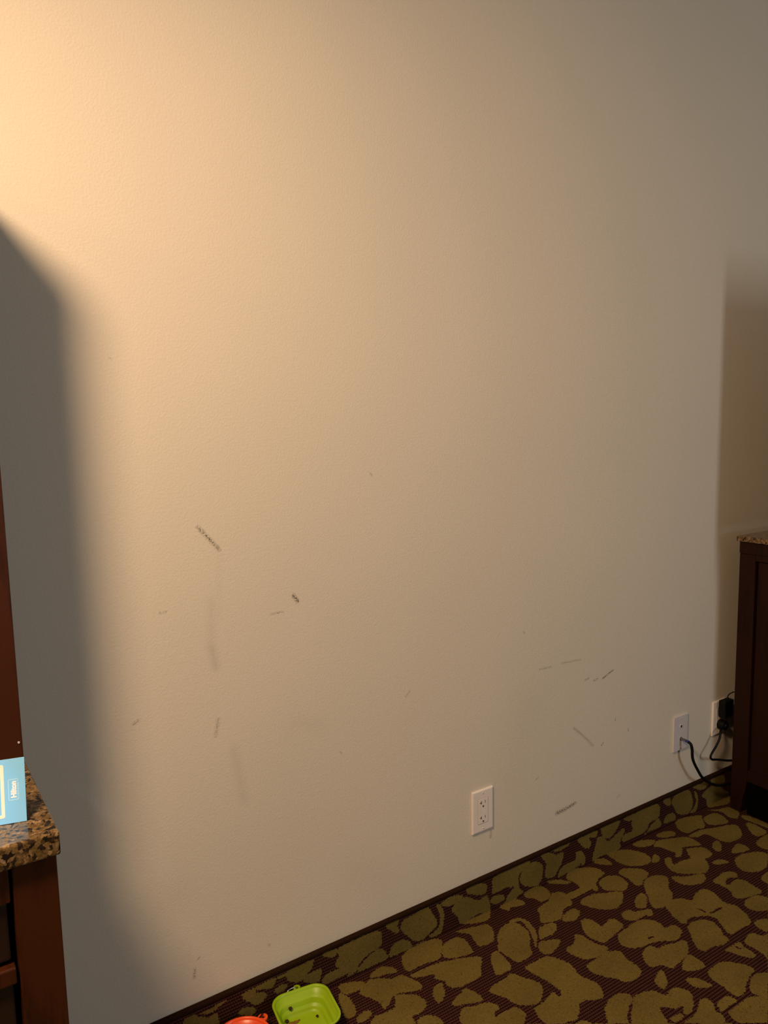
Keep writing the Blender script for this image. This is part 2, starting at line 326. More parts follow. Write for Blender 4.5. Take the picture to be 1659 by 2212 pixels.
SCUFFS = [
 (0.5339, 1.0949, 0.5756, 1.046, 0.0047, 0.55),
 (0.5447, 1.0846, 0.5719, 1.0502, 0.0028, 0.4),
 (0.7362, 0.929, 0.7456, 0.9155, 0.005, 0.75),
 (0.683, 0.8962, 0.7099, 0.8979, 0.003, 0.35),
 (0.4491, 0.9366, 0.4609, 0.9375, 0.0028, 0.28),
 (0.5531, 0.9436, 0.5495, 0.8491, 0.0114, 0.12),
 (0.5496, 0.851, 0.5563, 0.8093, 0.0106, 0.26),
 (0.5569, 0.6971, 0.5493, 0.6644, 0.005, 0.28),
 (0.5868, 0.6249, 0.6053, 0.5078, 0.0122, 0.13),
 (0.576, 1.0347, 0.5672, 0.913, 0.0085, 0.05),
 (1.4613, 0.6192, 1.5048, 0.6182, 0.0028, 0.35),
 (1.5474, 0.6201, 1.6225, 0.616, 0.0029, 0.32),
 (1.6406, 0.5518, 1.6557, 0.5554, 0.0028, 0.45),
 (1.677, 0.5428, 1.6924, 0.545, 0.0031, 0.55),
 (1.7139, 0.5419, 1.7571, 0.5579, 0.0031, 0.75),
 (1.5979, 0.4219, 1.64, 0.3853, 0.0042, 0.4),
 (1.64, 0.3853, 1.6773, 0.3494, 0.0049, 0.33),
 (1.7128, 0.3401, 1.7225, 0.3474, 0.0023, 0.55),
 (1.7713, 0.4017, 1.7732, 0.4069, 0.0029, 0.5),
 (1.8303, 0.3572, 1.8302, 0.3616, 0.003, 0.55),
 (1.533, 0.1885, 1.568, 0.19, 0.0071, 0.7),
 (1.568, 0.19, 1.6073, 0.196, 0.0057, 0.7),
 (1.2897, 0.2147, 1.288, 0.1984, 0.0046, 0.4),
 (0.4804, 0.1764, 0.4785, 0.1595, 0.0036, 0.45),
 (0.4863, 0.1946, 0.4915, 0.1997, 0.0023, 0.3),
 (0.3865, 0.7279, 0.3974, 0.7345, 0.0038, 0.3),
 (1.0236, 0.6419, 1.036, 0.6541, 0.0023, 0.32),
 (0.8401, 0.5525, 0.8436, 0.5483, 0.0022, 0.35),
 (1.4033, 0.734, 1.4066, 0.7297, 0.0037, 0.28),
 (0.9366, 1.1786, 0.9413, 1.1721, 0.0031, 0.28),
 (0.384, 1.4186, 0.3871, 1.4162, 0.0018, 0.3),
 (1.7882, 0.1596, 1.7964, 0.163, 0.0046, 0.28),
 (1.4499, 0.3109, 1.4603, 0.3145, 0.0022, 0.45),
 (0.8749, 0.2546, 0.9515, 0.2033, 0.0535, 0.07),
 (1.4193, 0.5344, 1.3532, 0.3322, 0.0711, 0.06),
 (0.4453, 0.3593, 0.4206, 0.3389, 0.0534, 0.07),
 (0.7888, 0.6252, 0.7325, 0.6495, 0.0213, 0.06),
 (0.6465, 0.1635, 0.6497, 0.1589, 0.0029, 0.3),
]
# wall paint: roller texture and the scuffs people and furniture have left on it
def seg_group():
    g = bpy.data.node_groups.new('scuff_mark', 'ShaderNodeTree'); it = g.interface
    for nme, ty in (('P', 'NodeSocketVector'), ('A', 'NodeSocketVector'), ('B', 'NodeSocketVector'), ('R', 'NodeSocketFloat'), ('S', 'NodeSocketFloat'), ('N', 'NodeSocketFloat'), ('Prev', 'NodeSocketFloat')):
        it.new_socket(nme, in_out='INPUT', socket_type=ty)
    it.new_socket('Out', in_out='OUTPUT', socket_type='NodeSocketFloat')
    gi = g.nodes.new('NodeGroupInput'); go = g.nodes.new('NodeGroupOutput')
    def vm(op, a, b=None):
        x = g.nodes.new('ShaderNodeVectorMath'); x.operation = op; g.links.new(a, x.inputs[0])
        if b is not None: g.links.new(b, x.inputs[1])
        return x
    def mt(op, a, b, clamp=False):
        x = g.nodes.new('ShaderNodeMath'); x.operation = op; x.use_clamp = clamp
        for i, v in enumerate((a, b)):
            if isinstance(v, (int, float)): x.inputs[i].default_value = v
            else: g.links.new(v, x.inputs[i])
        return x.outputs[0]
    I = gi.outputs
    pa = vm('SUBTRACT', I['P'], I['A']).outputs[0]; ba = vm('SUBTRACT', I['B'], I['A']).outputs[0]
    h = mt('DIVIDE', vm('DOT_PRODUCT', pa, ba).outputs['Value'], vm('DOT_PRODUCT', ba, ba).outputs['Value'], True)
    sc = g.nodes.new('ShaderNodeVectorMath'); sc.operation = 'SCALE'; g.links.new(ba, sc.inputs[0]); g.links.new(h, sc.inputs['Scale'])
    d = vm('LENGTH', vm('SUBTRACT', pa, sc.outputs[0]).outputs[0]).outputs['Value']
    k = mt('SUBTRACT', 1.0, mt('DIVIDE', d, I['R']), True)
    k = mt('MULTIPLY', mt('POWER', k, 1.3), I['S']); k = mt('MULTIPLY', k, I['N'])
    g.links.new(mt('MAXIMUM', k, I['Prev']), go.inputs[0]); return g
def wall_material(marks):
    t = NT('wall_paint'); tc = t.n('ShaderNodeTexCoord'); P = tc.outputs['Object']
    warp = t.noise(260, 2); wv = t.n('ShaderNodeVectorMath', operation='MULTIPLY_ADD'); wv.inputs[1].default_value = (0.005, 0, 0.005)
    t.l(warp.outputs['Color'], wv.inputs[0]); sh = t.n('ShaderNodeVectorMath', operation='SUBTRACT'); sh.inputs[1].default_value = (0.0025, 0, 0.0025); t.l(P, sh.inputs[0]); t.l(sh.outputs[0], wv.inputs[2])
    flat = t.n('ShaderNodeVectorMath', operation='MULTIPLY'); flat.inputs[1].default_value = (1, 0, 1); t.l(wv.outputs[0], flat.inputs[0])
    nz = t.noise(330, 2); nr = t.ramp(nz.outputs[0], [(0.42, (0.05,) * 3), (0.56, (1,) * 3)])
    grp = seg_group(); prev = None
    for (ax, az, bx, bz, r, s) in marks:
        g = t.n('ShaderNodeGroup'); g.node_tree = grp; t.l(flat.outputs[0], g.inputs['P'])
        g.inputs['A'].default_value = (ax, 0, az); g.inputs['B'].default_value = (bx, 0, bz + 1e-5); g.inputs['R'].default_value = r * (1.45 if r < .008 else 1.6); g.inputs['S'].default_value = s * (1.7 if r < .008 else .8)
        if r > 0.008: g.inputs['N'].default_value = 0.9
        else: t.l(nr.outputs[0], g.inputs['N'])
        if prev: t.l(prev, g.inputs['Prev'])
        else: g.inputs['Prev'].default_value = 0.0
        prev = g.outputs[0]
    big = t.noise(1.8, 3, 0.5)
    base = t.ramp(big.outputs[0], [(0.3, (0.66, 0.615, 0.525)), (0.7, (0.69, 0.635, 0.54))])
    out = base.outputs[0]
    if prev:
        mx = t.n('ShaderNodeMix', data_type='RGBA'); t.l(prev, mx.inputs[0]); t.l(out, mx.inputs[6]); mx.inputs[7].default_value = (0.10, 0.085, 0.06, 1); out = mx.outputs[2]
    t.l(out, t.b.inputs['Base Color']); t.b.inputs['Roughness'].default_value = 0.6; t.b.inputs['Specular IOR Level'].default_value = 0.3
    a = t.noise(230, 3, 0.55); c = t.noise(75, 2, 0.5)
    rr = t.ramp(a.outputs[0], [(0.42, (0,) * 3), (0.75, (1,) * 3)])
    mm = t.n('ShaderNodeMath', operation='MULTIPLY_ADD'); t.l(c.outputs[0], mm.inputs[0]); mm.inputs[1].default_value = 0.9; t.l(rr.outputs[0], mm.inputs[2])
    t.bump(mm.outputs[0], 0.26, 0.0008); return t.m
M_WALL = wall_material(SCUFFS); M_WALL2 = wall_material([])

# ------------------------------------------------------------------ the room
X0, X1, Y0, ZC = -2.6, 4.4, -4.8, 2.9
def slab(name, mt, *b):
    o = link(name, box(bmesh.new(), *b), mt); o['kind'] = 'structure'; return o
slab('wall_back', M_WALL, X0 - .1, X1 + .1, 0.0, 0.1, -0.05, ZC)
slab('wall_left', M_WALL2, X0 - .1, X0, Y0, 0.0, -0.05, ZC)
slab('wall_right', M_WALL2, X1, X1 + .1, Y0, 0.0, -0.05, ZC)
slab('wall_front', M_WALL2, X0 - .1, X1 + .1, Y0 - .1, Y0, -0.05, ZC)
slab('ceiling', plain('ceiling_white', (0.7, 0.68, 0.64), 0.9), X0 - .1, X1 + .1, Y0 - .1, 0.1, ZC, ZC + .1)

# ------------------------------------------------------------------ carpet, one face per tuft so the leaf edges step like real pile
def smooth_poly(flat, n=5):
    P = [(flat[i], flat[i + 1], 0) for i in range(0, len(flat), 2)]; return np.array([(v.x, v.y) for v in catmull(P, n, True)])
def inside(px, py, poly):
    x = poly[:, 0]; y = poly[:, 1]; x2 = np.roll(x, -1); y2 = np.roll(y, -1); r = np.zeros(px.shape, bool)
    for a, b, c, d in zip(x, y, x2, y2):
        if b == d: continue
        k = ((b > py) != (d > py)) & (px < (c - a) * (py - b) / (d - b) + a); r ^= k
    return r
def leaf_mask(px, py, blobs, lines):
    rng = np.random.default_rng(3); jx = px + rng.uniform(-1.3, 1.3, px.shape); jy = py + rng.uniform(-1.3, 1.3, px.shape)
    mask = np.zeros(px.shape, bool)
    for f in blobs:
        P = smooth_poly(f); lo = P.min(0) - 2; hi = P.max(0) + 2
        s = np.where((jx > lo[0]) & (jx < hi[0]) & (jy > lo[1]) & (jy < hi[1]))[0]
        if len(s): mask[s] |= inside(jx[s], jy[s], P)
    for ax, ay, bx, by, r in lines:
        d = np.array([bx - ax, by - ay], float); L = d @ d
        h = np.clip(((jx - ax) * d[0] + (jy - ay) * d[1]) / L, 0, 1); dist = np.hypot(jx - ax - h * d[0], jy - ay - h * d[1]); mask &= dist > r
    return mask
def tuft_colours(px, py, mask):
    rng = np.random.default_rng(5); n = len(px); col = np.zeros((n, 4)); col[:, 3] = 1
    olive = np.array([0.142, 0.104, 0.028]); dark = np.array([0.014, 0.0036, 0.003]); mid = np.array([0.066, 0.027, 0.021])
    row = np.floor(py / 2.5 + 1e-6).astype(int) % 3; cell = np.floor(px / 3.0 + 1e-6).astype(int) + np.floor(py / 7.5).astype(int)
    st = (row == 0) | ((row == 1) & (cell % 2 == 0))          # ribbed ground: dark scalloped rows between lighter ones
    wear = 1 + 0.10 * np.sin(px / 43 + 1.3 * np.sin(py / 31)) * np.sin(py / 39)
    c = np.where(st[:, None], dark, mid); c = np.where(mask[:, None], olive * wear[:, None], c)
    tw = rng.uniform(0, 1, n); c *= (0.86 + 0.28 * rng.uniform(0, 1, n))[:, None]; c[(tw > 0.985) & mask] *= 0.6
    col[:, :3] = c; return col, np.where(mask, 1.0, np.where(st, 0.15, 0.55))
def carpet_mat(name, attr):
    t = NT(name)
    if attr:
        a = t.n('ShaderNodeAttribute', attribute_name='tuft'); nz = t.noise(900, 2); r = t.ramp(nz.outputs[0], [(0.3, (0.75,) * 3), (0.7, (1.25,) * 3)])
        mx = t.n('ShaderNodeMix', data_type='RGBA', blend_type='MULTIPLY'); mx.inputs[0].default_value = 1; t.l(a.outputs['Color'], mx.inputs[6]); t.l(r.outputs[0], mx.inputs[7])
        t.l(mx.outputs[2], t.b.inputs['Base Color'])
        h = t.n('ShaderNodeMath', operation='MULTIPLY_ADD'); t.l(nz.outputs[0], h.inputs[0]); h.inputs[1].default_value = 0.6; t.l(a.outputs['Alpha'], h.inputs[2]); t.bump(h.outputs[0], 0.6, 0.002)
    else:
        tc = t.n('ShaderNodeTexCoord'); v = t.n('ShaderNodeTexVoronoi', feature='DISTANCE_TO_EDGE'); v.inputs['Scale'].default_value = 9; nz = t.noise(14, 3)
        w = t.n('ShaderNodeVectorMath', operation='MULTIPLY_ADD'); w.inputs[1].default_value = (0.08, 0.08, 0); t.l(nz.outputs['Color'], w.inputs[0]); t.l(tc.outputs['Object'], w.inputs[2]); t.l(w.outputs[0], v.inputs['Vector'])
        r = t.ramp(v.outputs['Distance'], [(0.10, (0.06, 0.022, 0.014)), (0.12, (0.25, 0.165, 0.03))]); t.l(r.outputs[0], t.b.inputs['Base Color'])
    t.b.inputs['Roughness'].default_value = 1.0; t.b.inputs['Specular IOR Level'].default_value = 0.05
    t.b.inputs['Sheen Weight'].default_value = 0.0
    return t.m
M_CARPET = carpet_mat('leaf_carpet', True); M_CARPET_FAR = carpet_mat('leaf_carpet_far', False)
def tuft_sheet(name, to3d, u0, u1, v0, v1, du, dv, blobs, lines, remap=None, extra=None):
    nu = int(round((u1 - u0) / du)); nv = int(round((v1 - v0) / dv)); us = np.linspace(u0, u1, nu + 1); vs = np.linspace(v0, v1, nv + 1)
    U, V = np.meshgrid(us, vs); co = to3d(U.ravel(), V.ravel())
    i, j = np.meshgrid(np.arange(nu), np.arange(nv)); a = (j * (nu + 1) + i).ravel(); F = np.stack([a, a + 1, a + nu + 2, a + nu + 1], 1)
    cu = ((us[:-1] + us[1:]) / 2)[i].ravel() * 1000; cv_ = ((vs[:-1] + vs[1:]) / 2)[j].ravel() * 1000
    su, sv = remap(cu, cv_) if remap else (cu, cv_)
    col, hgt = tuft_colours(cu, cv_, leaf_mask(su, sv, blobs, lines)); col[:, 3] = hgt
    nf0 = len(F); nv0 = len(co); faces = F; 
    if extra:
        ev, ef = extra; co = np.vstack([co, np.array(ev)]); faces = np.vstack([F, np.array(ef) + nv0])
    me = bpy.data.meshes.new(name); me.vertices.add(len(co)); me.vertices.foreach_set('co', co.astype(np.float32).ravel())
    me.loops.add(len(faces) * 4); me.loops.foreach_set('vertex_index', faces.astype(np.int32).ravel())
    me.polygons.add(len(faces)); me.polygons.foreach_set('loop_start', np.arange(0, len(faces) * 4, 4, dtype=np.int32))
    me.materials.append(M_CARPET); me.materials.append(M_CARPET_FAR)
    mi = np.zeros(len(faces), np.int32); mi[nf0:] = 1; me.polygons.foreach_set('material_index', mi); me.update(calc_edges=True)
    at = me.attributes.new('tuft', 'FLOAT_COLOR', 'FACE'); full = np.ones((len(faces), 4)); full[:nf0] = col; at.data.foreach_set('color', full.astype(np.float32).ravel())
    o = bpy.data.objects.new(name, me); C.objects.link(o); o['kind'] = 'structure'; return o
def continue_pattern(x, y):     # beyond the traced stretch the leaf pattern repeats
    out = (y < -40 - 0.69 * (x - 640)) | (y < -640 + 0.585 * (x - 1506))
    tx = 1110 + np.mod(x - 1110 + np.floor(-y / 310) * 370, 890); ty = -35 - np.mod(-y, 310)
    return np.where(out, tx, x), np.where(out, ty, y)
GX0, GX1, GY = 0.2, 2.7, -1.05
ev = [(X0, Y0, 0), (X1, Y0, 0), (X1, GY, 0), (X0, GY, 0), (X0, 0, 0), (GX0, GY, 0), (GX0, 0, 0), (GX1, GY, 0), (GX1, 0, 0), (X1, 0, 0)]
ef = [(0, 1, 2, 3), (3, 5, 6, 4), (7, 2, 9, 8)]
tuft_sheet('floor', lambda u, v: np.stack([u, v, np.zeros_like(u)], 1), GX0, GX1, GY, 0.0, 0.003, 0.0025, FLOOR_BLOBS, FLOOR_LINES, continue_pattern, (ev, ef))
# the same carpet is turned up the wall as a base and bound with a dark tape
def base_back():
    o = tuft_sheet('baseboard_back', lambda u, v: np.stack([u, np.full_like(u, -0.010), v], 1), GX0, GX1, 0.0, 0.096, 0.003, 0.0025, BASE_BLOBS, BASE_LINES,
                   extra=([(X0, -.010, 0), (GX0, -.010, 0), (GX0, -.010, .096), (X0, -.010, .096), (GX1, -.010, 0), (X1, -.010, 0), (X1, -.010, .096), (GX1, -.010, .096),
                           (X0, -.010, .096), (X1, -.010, .096), (X1, -.0005, .096), (X0, -.0005, .096)], [(0, 1, 2, 3), (4, 5, 6, 7), (8, 9, 10, 11)]))
    return o
BB = base_back()
def tape():
    bm = box(bmesh.new(), X0, X1, -0.0125, -0.0005, 0.0935, 0.1025, 0.0022, 2)
    t = NT('binding_tape'); nz = t.noise(400, 3, 0.7, stretch=(1.2, 1, 1)); r = t.ramp(nz.outputs[0], [(0.35, (0.012, 0.005, 0.003)), (0.7, (0.034, 0.016, 0.008))])
    t.l(r.outputs[0], t.b.inputs['Base Color']); t.b.inputs['Roughness'].default_value = 0.95; t.b.inputs['Specular IOR Level'].default_value = 0.03; t.bump(nz.outputs[0], 0.6, 0.001)
    return link('binding_tape', bm, t.m, BB)
tape()

# ------------------------------------------------------------------ left: dresser with granite top, hutch standing on it
XR = 0.160; YF = -0.457
d = empty('wooden_dresser', (-0.35, -0.23, 0), 'reddish brown wooden dresser with inset drawers against the wall, at left', 'dresser')
def part(name, bm, mt, parent, smooth=False):
    o = link(name, bm, mt, parent, smooth)
    q = parent; off = Vector((0, 0, 0))
    while q is not None: off += q.location; q = q.parent
    for v in o.data.vertices: v.co -= off
    return o
XL = -0.90
bm = bmesh.new()
box(bm, XR - .018, XR, YF + .0195, -0.016, 0.0, 0.769, .001); box(bm, XL, XL + .018, YF + .0195, -0.016, 0.0, 0.769, .001)
box(bm, XL + .018, XR - .018, -0.028, -0.016, 0.05, 0.769); box(bm, XL + .018, XR - .018, YF + .06, -0.028, 0.05, 0.07); box(bm, XL + .018, XR - .018, YF + .0195, -0.028, 0.755, 0.769)
part('body', bm, M_WOOD, d)
part('corner_stile', box(bmesh.new(), 0.1085, XR + .001, YF, YF + .019, 0.0, 0.768, .0018), M_WOOD, d)
part('corner_stile', box(bmesh.new(), XL, XL + .052, YF, YF + .019, 0.0, 0.768, .0018), M_WOOD, d)
LX = XL + .0545
part('top_rail', box(bmesh.new(), LX, 0.105, YF + .001, YF + .019, 0.7185, 0.768, .0018), M_WOOD, d)
for i, (z0, z1, r0) in enumerate(((0.6355, 0.716, 0.6095), (0.440, 0.607, 0.414), (0.245, 0.4115, 0.219), (0.06, 0.2165, 0.03))):
    part('drawer_front', box(bmesh.new(), LX + .004, 0.1015, YF + .010, YF + .026, z0 + .002, z1, .003), M_PANEL, d)
    part('rail', box(bmesh.new(), LX, 0.105, YF + .001, YF + .019, r0, z0 - .0035, .0022), M_WOOD, d)
ct = link('granite_countertop', box(bmesh.new(), XL - .005, 0.1645, -0.471, -0.002, 0.769, 0.800, .0035, 3), M_GRANITE)
tag(ct, 'brown and black speckled polished granite countertop on the left dresser, under the blue card', 'countertop')
h = empty('wooden_hutch', (-0.35, -0.11, 0.8005), 'tall reddish brown wooden hutch rising from the speckled countertop at the left edge', 'hutch')
HT = 1.70
part('side_panel', box(bmesh.new(), 0.146, 0.164, -0.199, -0.003, 0.8005, HT, .001), M_WOOD, h)
part('side_panel', box(bmesh.new(), XL, XL + .018, -0.199, -0.003, 0.8005, HT, .001), M_WOOD, h)
part('front_stile', box(bmesh.new(), 0.104, 0.164, -0.218, -0.1995, 0.8005, HT, .002), M_WOOD, h)
part('front_stile', box(bmesh.new(), XL, XL + .06, -0.218, -0.1995, 0.8005, HT, .002), M_WOOD, h)
part('back_panel', box(bmesh.new(), XL + .018, 0.146, -0.012, -0.003, 0.8005, HT), M_WOOD, h)
part('top_panel', box(bmesh.new(), XL + .019, 0.145, -0.198, -0.013, HT - .02, HT), M_WOOD, h)
part('shelf', box(bmesh.new(), XL + .019, 0.145, -0.198, -0.013, 1.22, 1.24), M_WOOD, h)
part('screw_cap', cyl(bmesh.new(), (0.1585, -0.2179, 0.8285), (0.1585, -0.2192, 0.8285), 0.0016, seg=12), M_PLATE_W, h)['label'] = 'tiny white screw cap'

# ------------------------------------------------------------------ the blue card
tilt = math.radians(14.6); U = Vector((.966, -.259, 0)).normalized(); Vv = Vector((.259 * math.sin(tilt), .966 * math.sin(tilt), math.cos(tilt))).normalized(); Nn = U.cross(Vv)  # towards the room
card = empty('table_card', (.135, -.42, .8006), 'small blue table card with cream frame and white hotel logo, leaning on the granite', 'card')
CM = Matrix((U, Vv, Nn)).transposed().to_4x4()
def cpart(name, bm, mt, parent=card, **k):
    bm.transform(CM); return link(name, bm, mt, parent, **k)
CH, CW = 0.080, 0.125
panel = cpart('front_panel', box(bmesh.new(), -CW, 0, 0.0, CH, -0.0012, 0, .0002, 1), M_CARD)
def ring(bm, x0, x1, y0, y1, r, w, z0, z1, n=6):
    def rr(x0, x1, y0, y1, r):
        out = []
        for cx, cy, a0 in ((x1 - r, y1 - r, 0), (x0 + r, y1 - r, 90), (x0 + r, y0 + r, 180), (x1 - r, y0 + r, 270)):
            for k in range(n + 1):
                a = math.radians(a0 + 90 * k / n); out.append((cx + r * math.cos(a), cy + r * math.sin(a)))
        return out
    O = rr(x0, x1, y0, y1, r); I = rr(x0 + w, x1 - w, y0 + w, y1 - w, max(r - w, .0001))
    vo = [bm.verts.new((a, b, z1)) for a, b in O]; vi = [bm.verts.new((a, b, z1)) for a, b in I]
    v2 = [bm.verts.new((a, b, z0)) for a, b in O]; v3 = [bm.verts.new((a, b, z0)) for a, b in I]; N = len(O)
    for k in range(N):
        q = (k + 1) % N; bm.faces.new((vo[k], vo[q], vi[q], vi[k])); bm.faces.new((v2[k], v2[q], vo[q], vo[k])); bm.faces.new((vi[k], vi[q], v3[q], v3[k]))
    return bm
cpart('cream_frame', ring(bmesh.new(), -CW + .025, -.0248, .0076, .0735, .0022, .0040, 0.00002, .00025), M_CREAM, panel)
bm = bmesh.new()
for b in ((-.0200, -.0083, .0282, .0288), (-.0200, -.0083, .0536, .0542), (-.0200, -.0194, .0282, .0542), (-.0089, -.0083, .0282, .0318), (-.0089, -.0083, .0506, .0542)):
    box(bm, b[0], b[1], b[2], b[3], .00002, .0002)
cpart('logo_box', bm, M_PALE, panel)
def text(name, body, size, off, base_u, v0, v1, mt, parent):
    cu = bpy.data.curves.new(name, 'FONT'); cu.body = body; cu.size = size; cu.offset = off; cu.extrude = 0.00008
    tmp = bpy.data.objects.new('t', cu); C.objects.link(tmp); bpy.context.view_layer.update()
    me = bpy.data.meshes.new_from_object(tmp.evaluated_get(bpy.context.evaluated_depsgraph_get())); bpy.data.objects.remove(tmp)
    xs = [v.co.x for v in me.vertices]; a, b = min(xs), max(xs); k = (v1 - v0) / (b - a)
    bm = bmesh.new(); bm.from_mesh(me); bpy.data.meshes.remove(me)
    for v in bm.verts: v.co = Vector((base_u - v.co.y, v0 + (v.co.x - a) * k, v.co.z + .00016))
    return cpart(name, bm, mt, parent)
text('logo_word', 'Hilton', .0088, .00042, -.0110, .0312, .0516, M_WHITE, panel)
text('logo_subword', 'HONORS', .0022, .00005, -.0078, .0330, .0494, M_PALE, panel)
# folded card foot that props it from behind
b2 = box(bmesh.new(), -.070, .002, 0, .0008, 0, .030, .0002, 1)
b2.transform(Matrix.Translation((.1405 - .135, .045, 0)) @ Matrix.Rotation(math.radians(-15), 4, 'Z')); link('folded_foot', b2, M_CARDBACK, card)
b3 = box(bmesh.new(), -.09, -.004, -.0016, .0008, 0, .076, .0002, 1)
b3.transform(Matrix.Translation((.0, .046, 0.0002)) @ Matrix.Rotation(math.radians(-15), 4, 'Z') @ Matrix.Rotation(math.radians(17.5), 4, 'X')); link('back_panel', b3, M_CARDBACK, card)

# ------------------------------------------------------------------ wall plates
def bevel_plate(x0, z0, w, hh, t=.0058, bev=.0045):
    bm = bmesh.new(); box(bm, x0, x0 + w, -t, -.0003, z0, z0 + hh)
    fr = [e for e in bm.edges if all(abs(v.co.y + t) < 1e-6 for v in e.verts)]
    bmesh.ops.bevel(bm, geom=fr, offset=bev, segments=4, affect='EDGES', profile=0.6); return bm
def receptacle_insert(P, cx, cz, t, mt):
    ins = part('receptacle_insert', box(bmesh.new(), cx - .0165, cx + .0165, -t - .0009, -t + .002, cz - .0335, cz + .0335, .0007), mt, P)
    g = part('insert_gap', box(bmesh.new(), cx - .0174, cx + .0174, -t - .00012, -t + .0015, cz - .0344, cz + .0344), plain('shadow_gap', (0.30, 0.25, 0.2), 0.8, bump=0), P)
    for s in (1, -1):
        c = cz + s * .0205; y0, y1 = -t - .00115, -t
        bm = bmesh.new(); box(bm, cx - .0072, cx - .0054, y0, y1, c - .001, c + .0075); box(bm, cx - .0115, cx - .0066, y0, y1, c + .0022, c + .0040)
        part('neutral_slot', bm, M_SLOT, ins)
        part('hot_slot', box(bmesh.new(), cx + .0056, cx + .0071, y0, y1, c + .0005, c + .0075), M_SLOT, ins)
        bm = cyl(bmesh.new(), (cx, y0, c - .0075), (cx, y1, c - .0075), .0025, seg=16); part('ground_hole', bm, M_SLOT, ins)
    return ins
def screw(P, x, z, t, mt=None):
    s = part('plate_screw', cyl(bmesh.new(), (x, -t + .0006, z), (x, -t - .0009, z), .0026, .0022, 16), mt or M_SCREW, P)
    part('screw_slot', box(bmesh.new(), x - .0019, x + .0019, -t - .00105, -t - .0005, z - .0003, z + .0003), M_SLOT, s)
A = empty('wall_outlet', (1.2573, 0, .284), 'ivory wall outlet plate with two empty sockets above the middle of the carpet base', 'outlet')
part('cover_plate', bevel_plate(1.222, .227, .0705, .1145), M_PLATE, A, False)
receptacle_insert(A, 1.2573, .2843, .0058, M_PLATE); screw(A, 1.2573, .3325, .0058); screw(A, 1.2573, .2360, .0058)
B = empty('cable_wall_plate', (2.077, 0, .290), 'white wall plate with a small round jack and a black coax cable screwed on', 'wall plate')
part('cover_plate', bevel_plate(2.042, .232, .0705, .1145, bev=.0022), M_PLATE_W, B)
screw(B, 2.0773, .3375, .0058, M_PLATE_W); screw(B, 2.0773, .2420, .0058, M_PLATE_W)
def jack(z):
    j = part('jack', cyl(bmesh.new(), (2.0773, -.005, z), (2.0773, -.0072, z), .0062, seg=6), M_PLATE_W if z > .3 else M_METAL, B)
    part('jack_hole', cyl(bmesh.new(), (2.0773, -.0068, z), (2.0773, -.0074, z), .0040, seg=20), M_SLOT, j)
jack(.3115); jack(.2705)
# coax lead
cb = empty('coax_cable', (2.0773, -.01, .2705), 'black coax cable hanging from the white wall plate down behind the right cabinet', 'cable')
zj = .2705
part('plug_nut', cyl(bmesh.new(), (2.0775, -.0075, zj), (2.0785, -.0245, zj - .001), .0046, seg=6), M_NUT, cb)['label'] = 'metal screw connector'
part('plug_ring', cyl(bmesh.new(), (2.0785, -.0240, zj - .001), (2.079, -.0340, zj - .002), .0044, seg=20), M_BLUE_RING, cb)['label'] = 'blue ring behind the connector'
part('lead', tube(bmesh.new(), [(2.079, -.032, zj - .0025), (2.0795, -.041, zj - .007), (2.081, -.045, zj - .022), (2.085, -.046, .215), (2.108, -.047, .176), (2.142, -.048, .134), (2.198, -.046, .098), (2.255, -.043, .078), (2.305, -.040, .068), (2.40, -.038, .060)], .0045, 12, 8), M_RUBBER, cb, True)
# outlet beside the cabinet
D = empty('wall_outlet', (2.281, 0, .292), 'ivory wall outlet plate beside the right cabinet with adapter and plug in it', 'outlet')
part('cover_plate', bevel_plate(2.246, .2345, .0705, .1155), M_PLATE, D); receptacle_insert(D, 2.2813, .2925, .0058, M_PLATE); screw(D, 2.2813, .3410, .0058); screw(D, 2.2813, .2440, .0058)
ad = empty('power_adapter', (2.288, -.02, .328), 'black square power adapter plugged into the upper socket beside the right cabinet', 'adapter')
part('housing', box(bmesh.new(), 2.2655, 2.3135, -.036, -.0105, .2985, .3565, .004, 3), M_RUBBER, ad)
part('plug_face', box(bmesh.new(), 2.271, 2.300, -.0107, -.0072, .302, .330, .001), M_RUBBER, ad)
part('strain_relief', cyl(bmesh.new(), (2.290, -.024, .355), (2.297, -.024, .364), .0034, .0020, 14), M_RUBBER, ad)
part('lead', tube(bmesh.new(), [(2.295, -.024, .362), (2.300, -.024, .370), (2.312, -.025, .374), (2.335, -.027, .374), (2.38, -.03, .36)], .0017, 10), M_RUBBER, ad, True)
pc = empty('power_cable', (2.283, -.02, .272), 'black power cord with round plug in the lower socket beside the right cabinet', 'cord')
bm = bmesh.new(); cyl(bm, (2.2815, -.0075, .270), (2.2815, -.030, .270), .0165, .0150, 28); part('plug', bm, M_RUBBER, pc)
part('plug_grip', cyl(bmesh.new(), (2.2815, -.0295, .270), (2.2815, -.0345, .270), .0085, .006, 20), M_RUBBER, pc)
part('lead', tube(bmesh.new(), [(2.268, -.022, .262), (2.252, -.030, .268 - .012), (2.242, -.035, .242), (2.226, -.036, .222), (2.2, -.036, .1995), (2.194, -.036, .188), (2.203, -.036, .178), (2.228, -.036, .171), (2.262, -.036, .160), (2.300, -.036, .148), (2.38, -.036, .13)], .0036, 12, 8), M_RUBBER, pc, True)

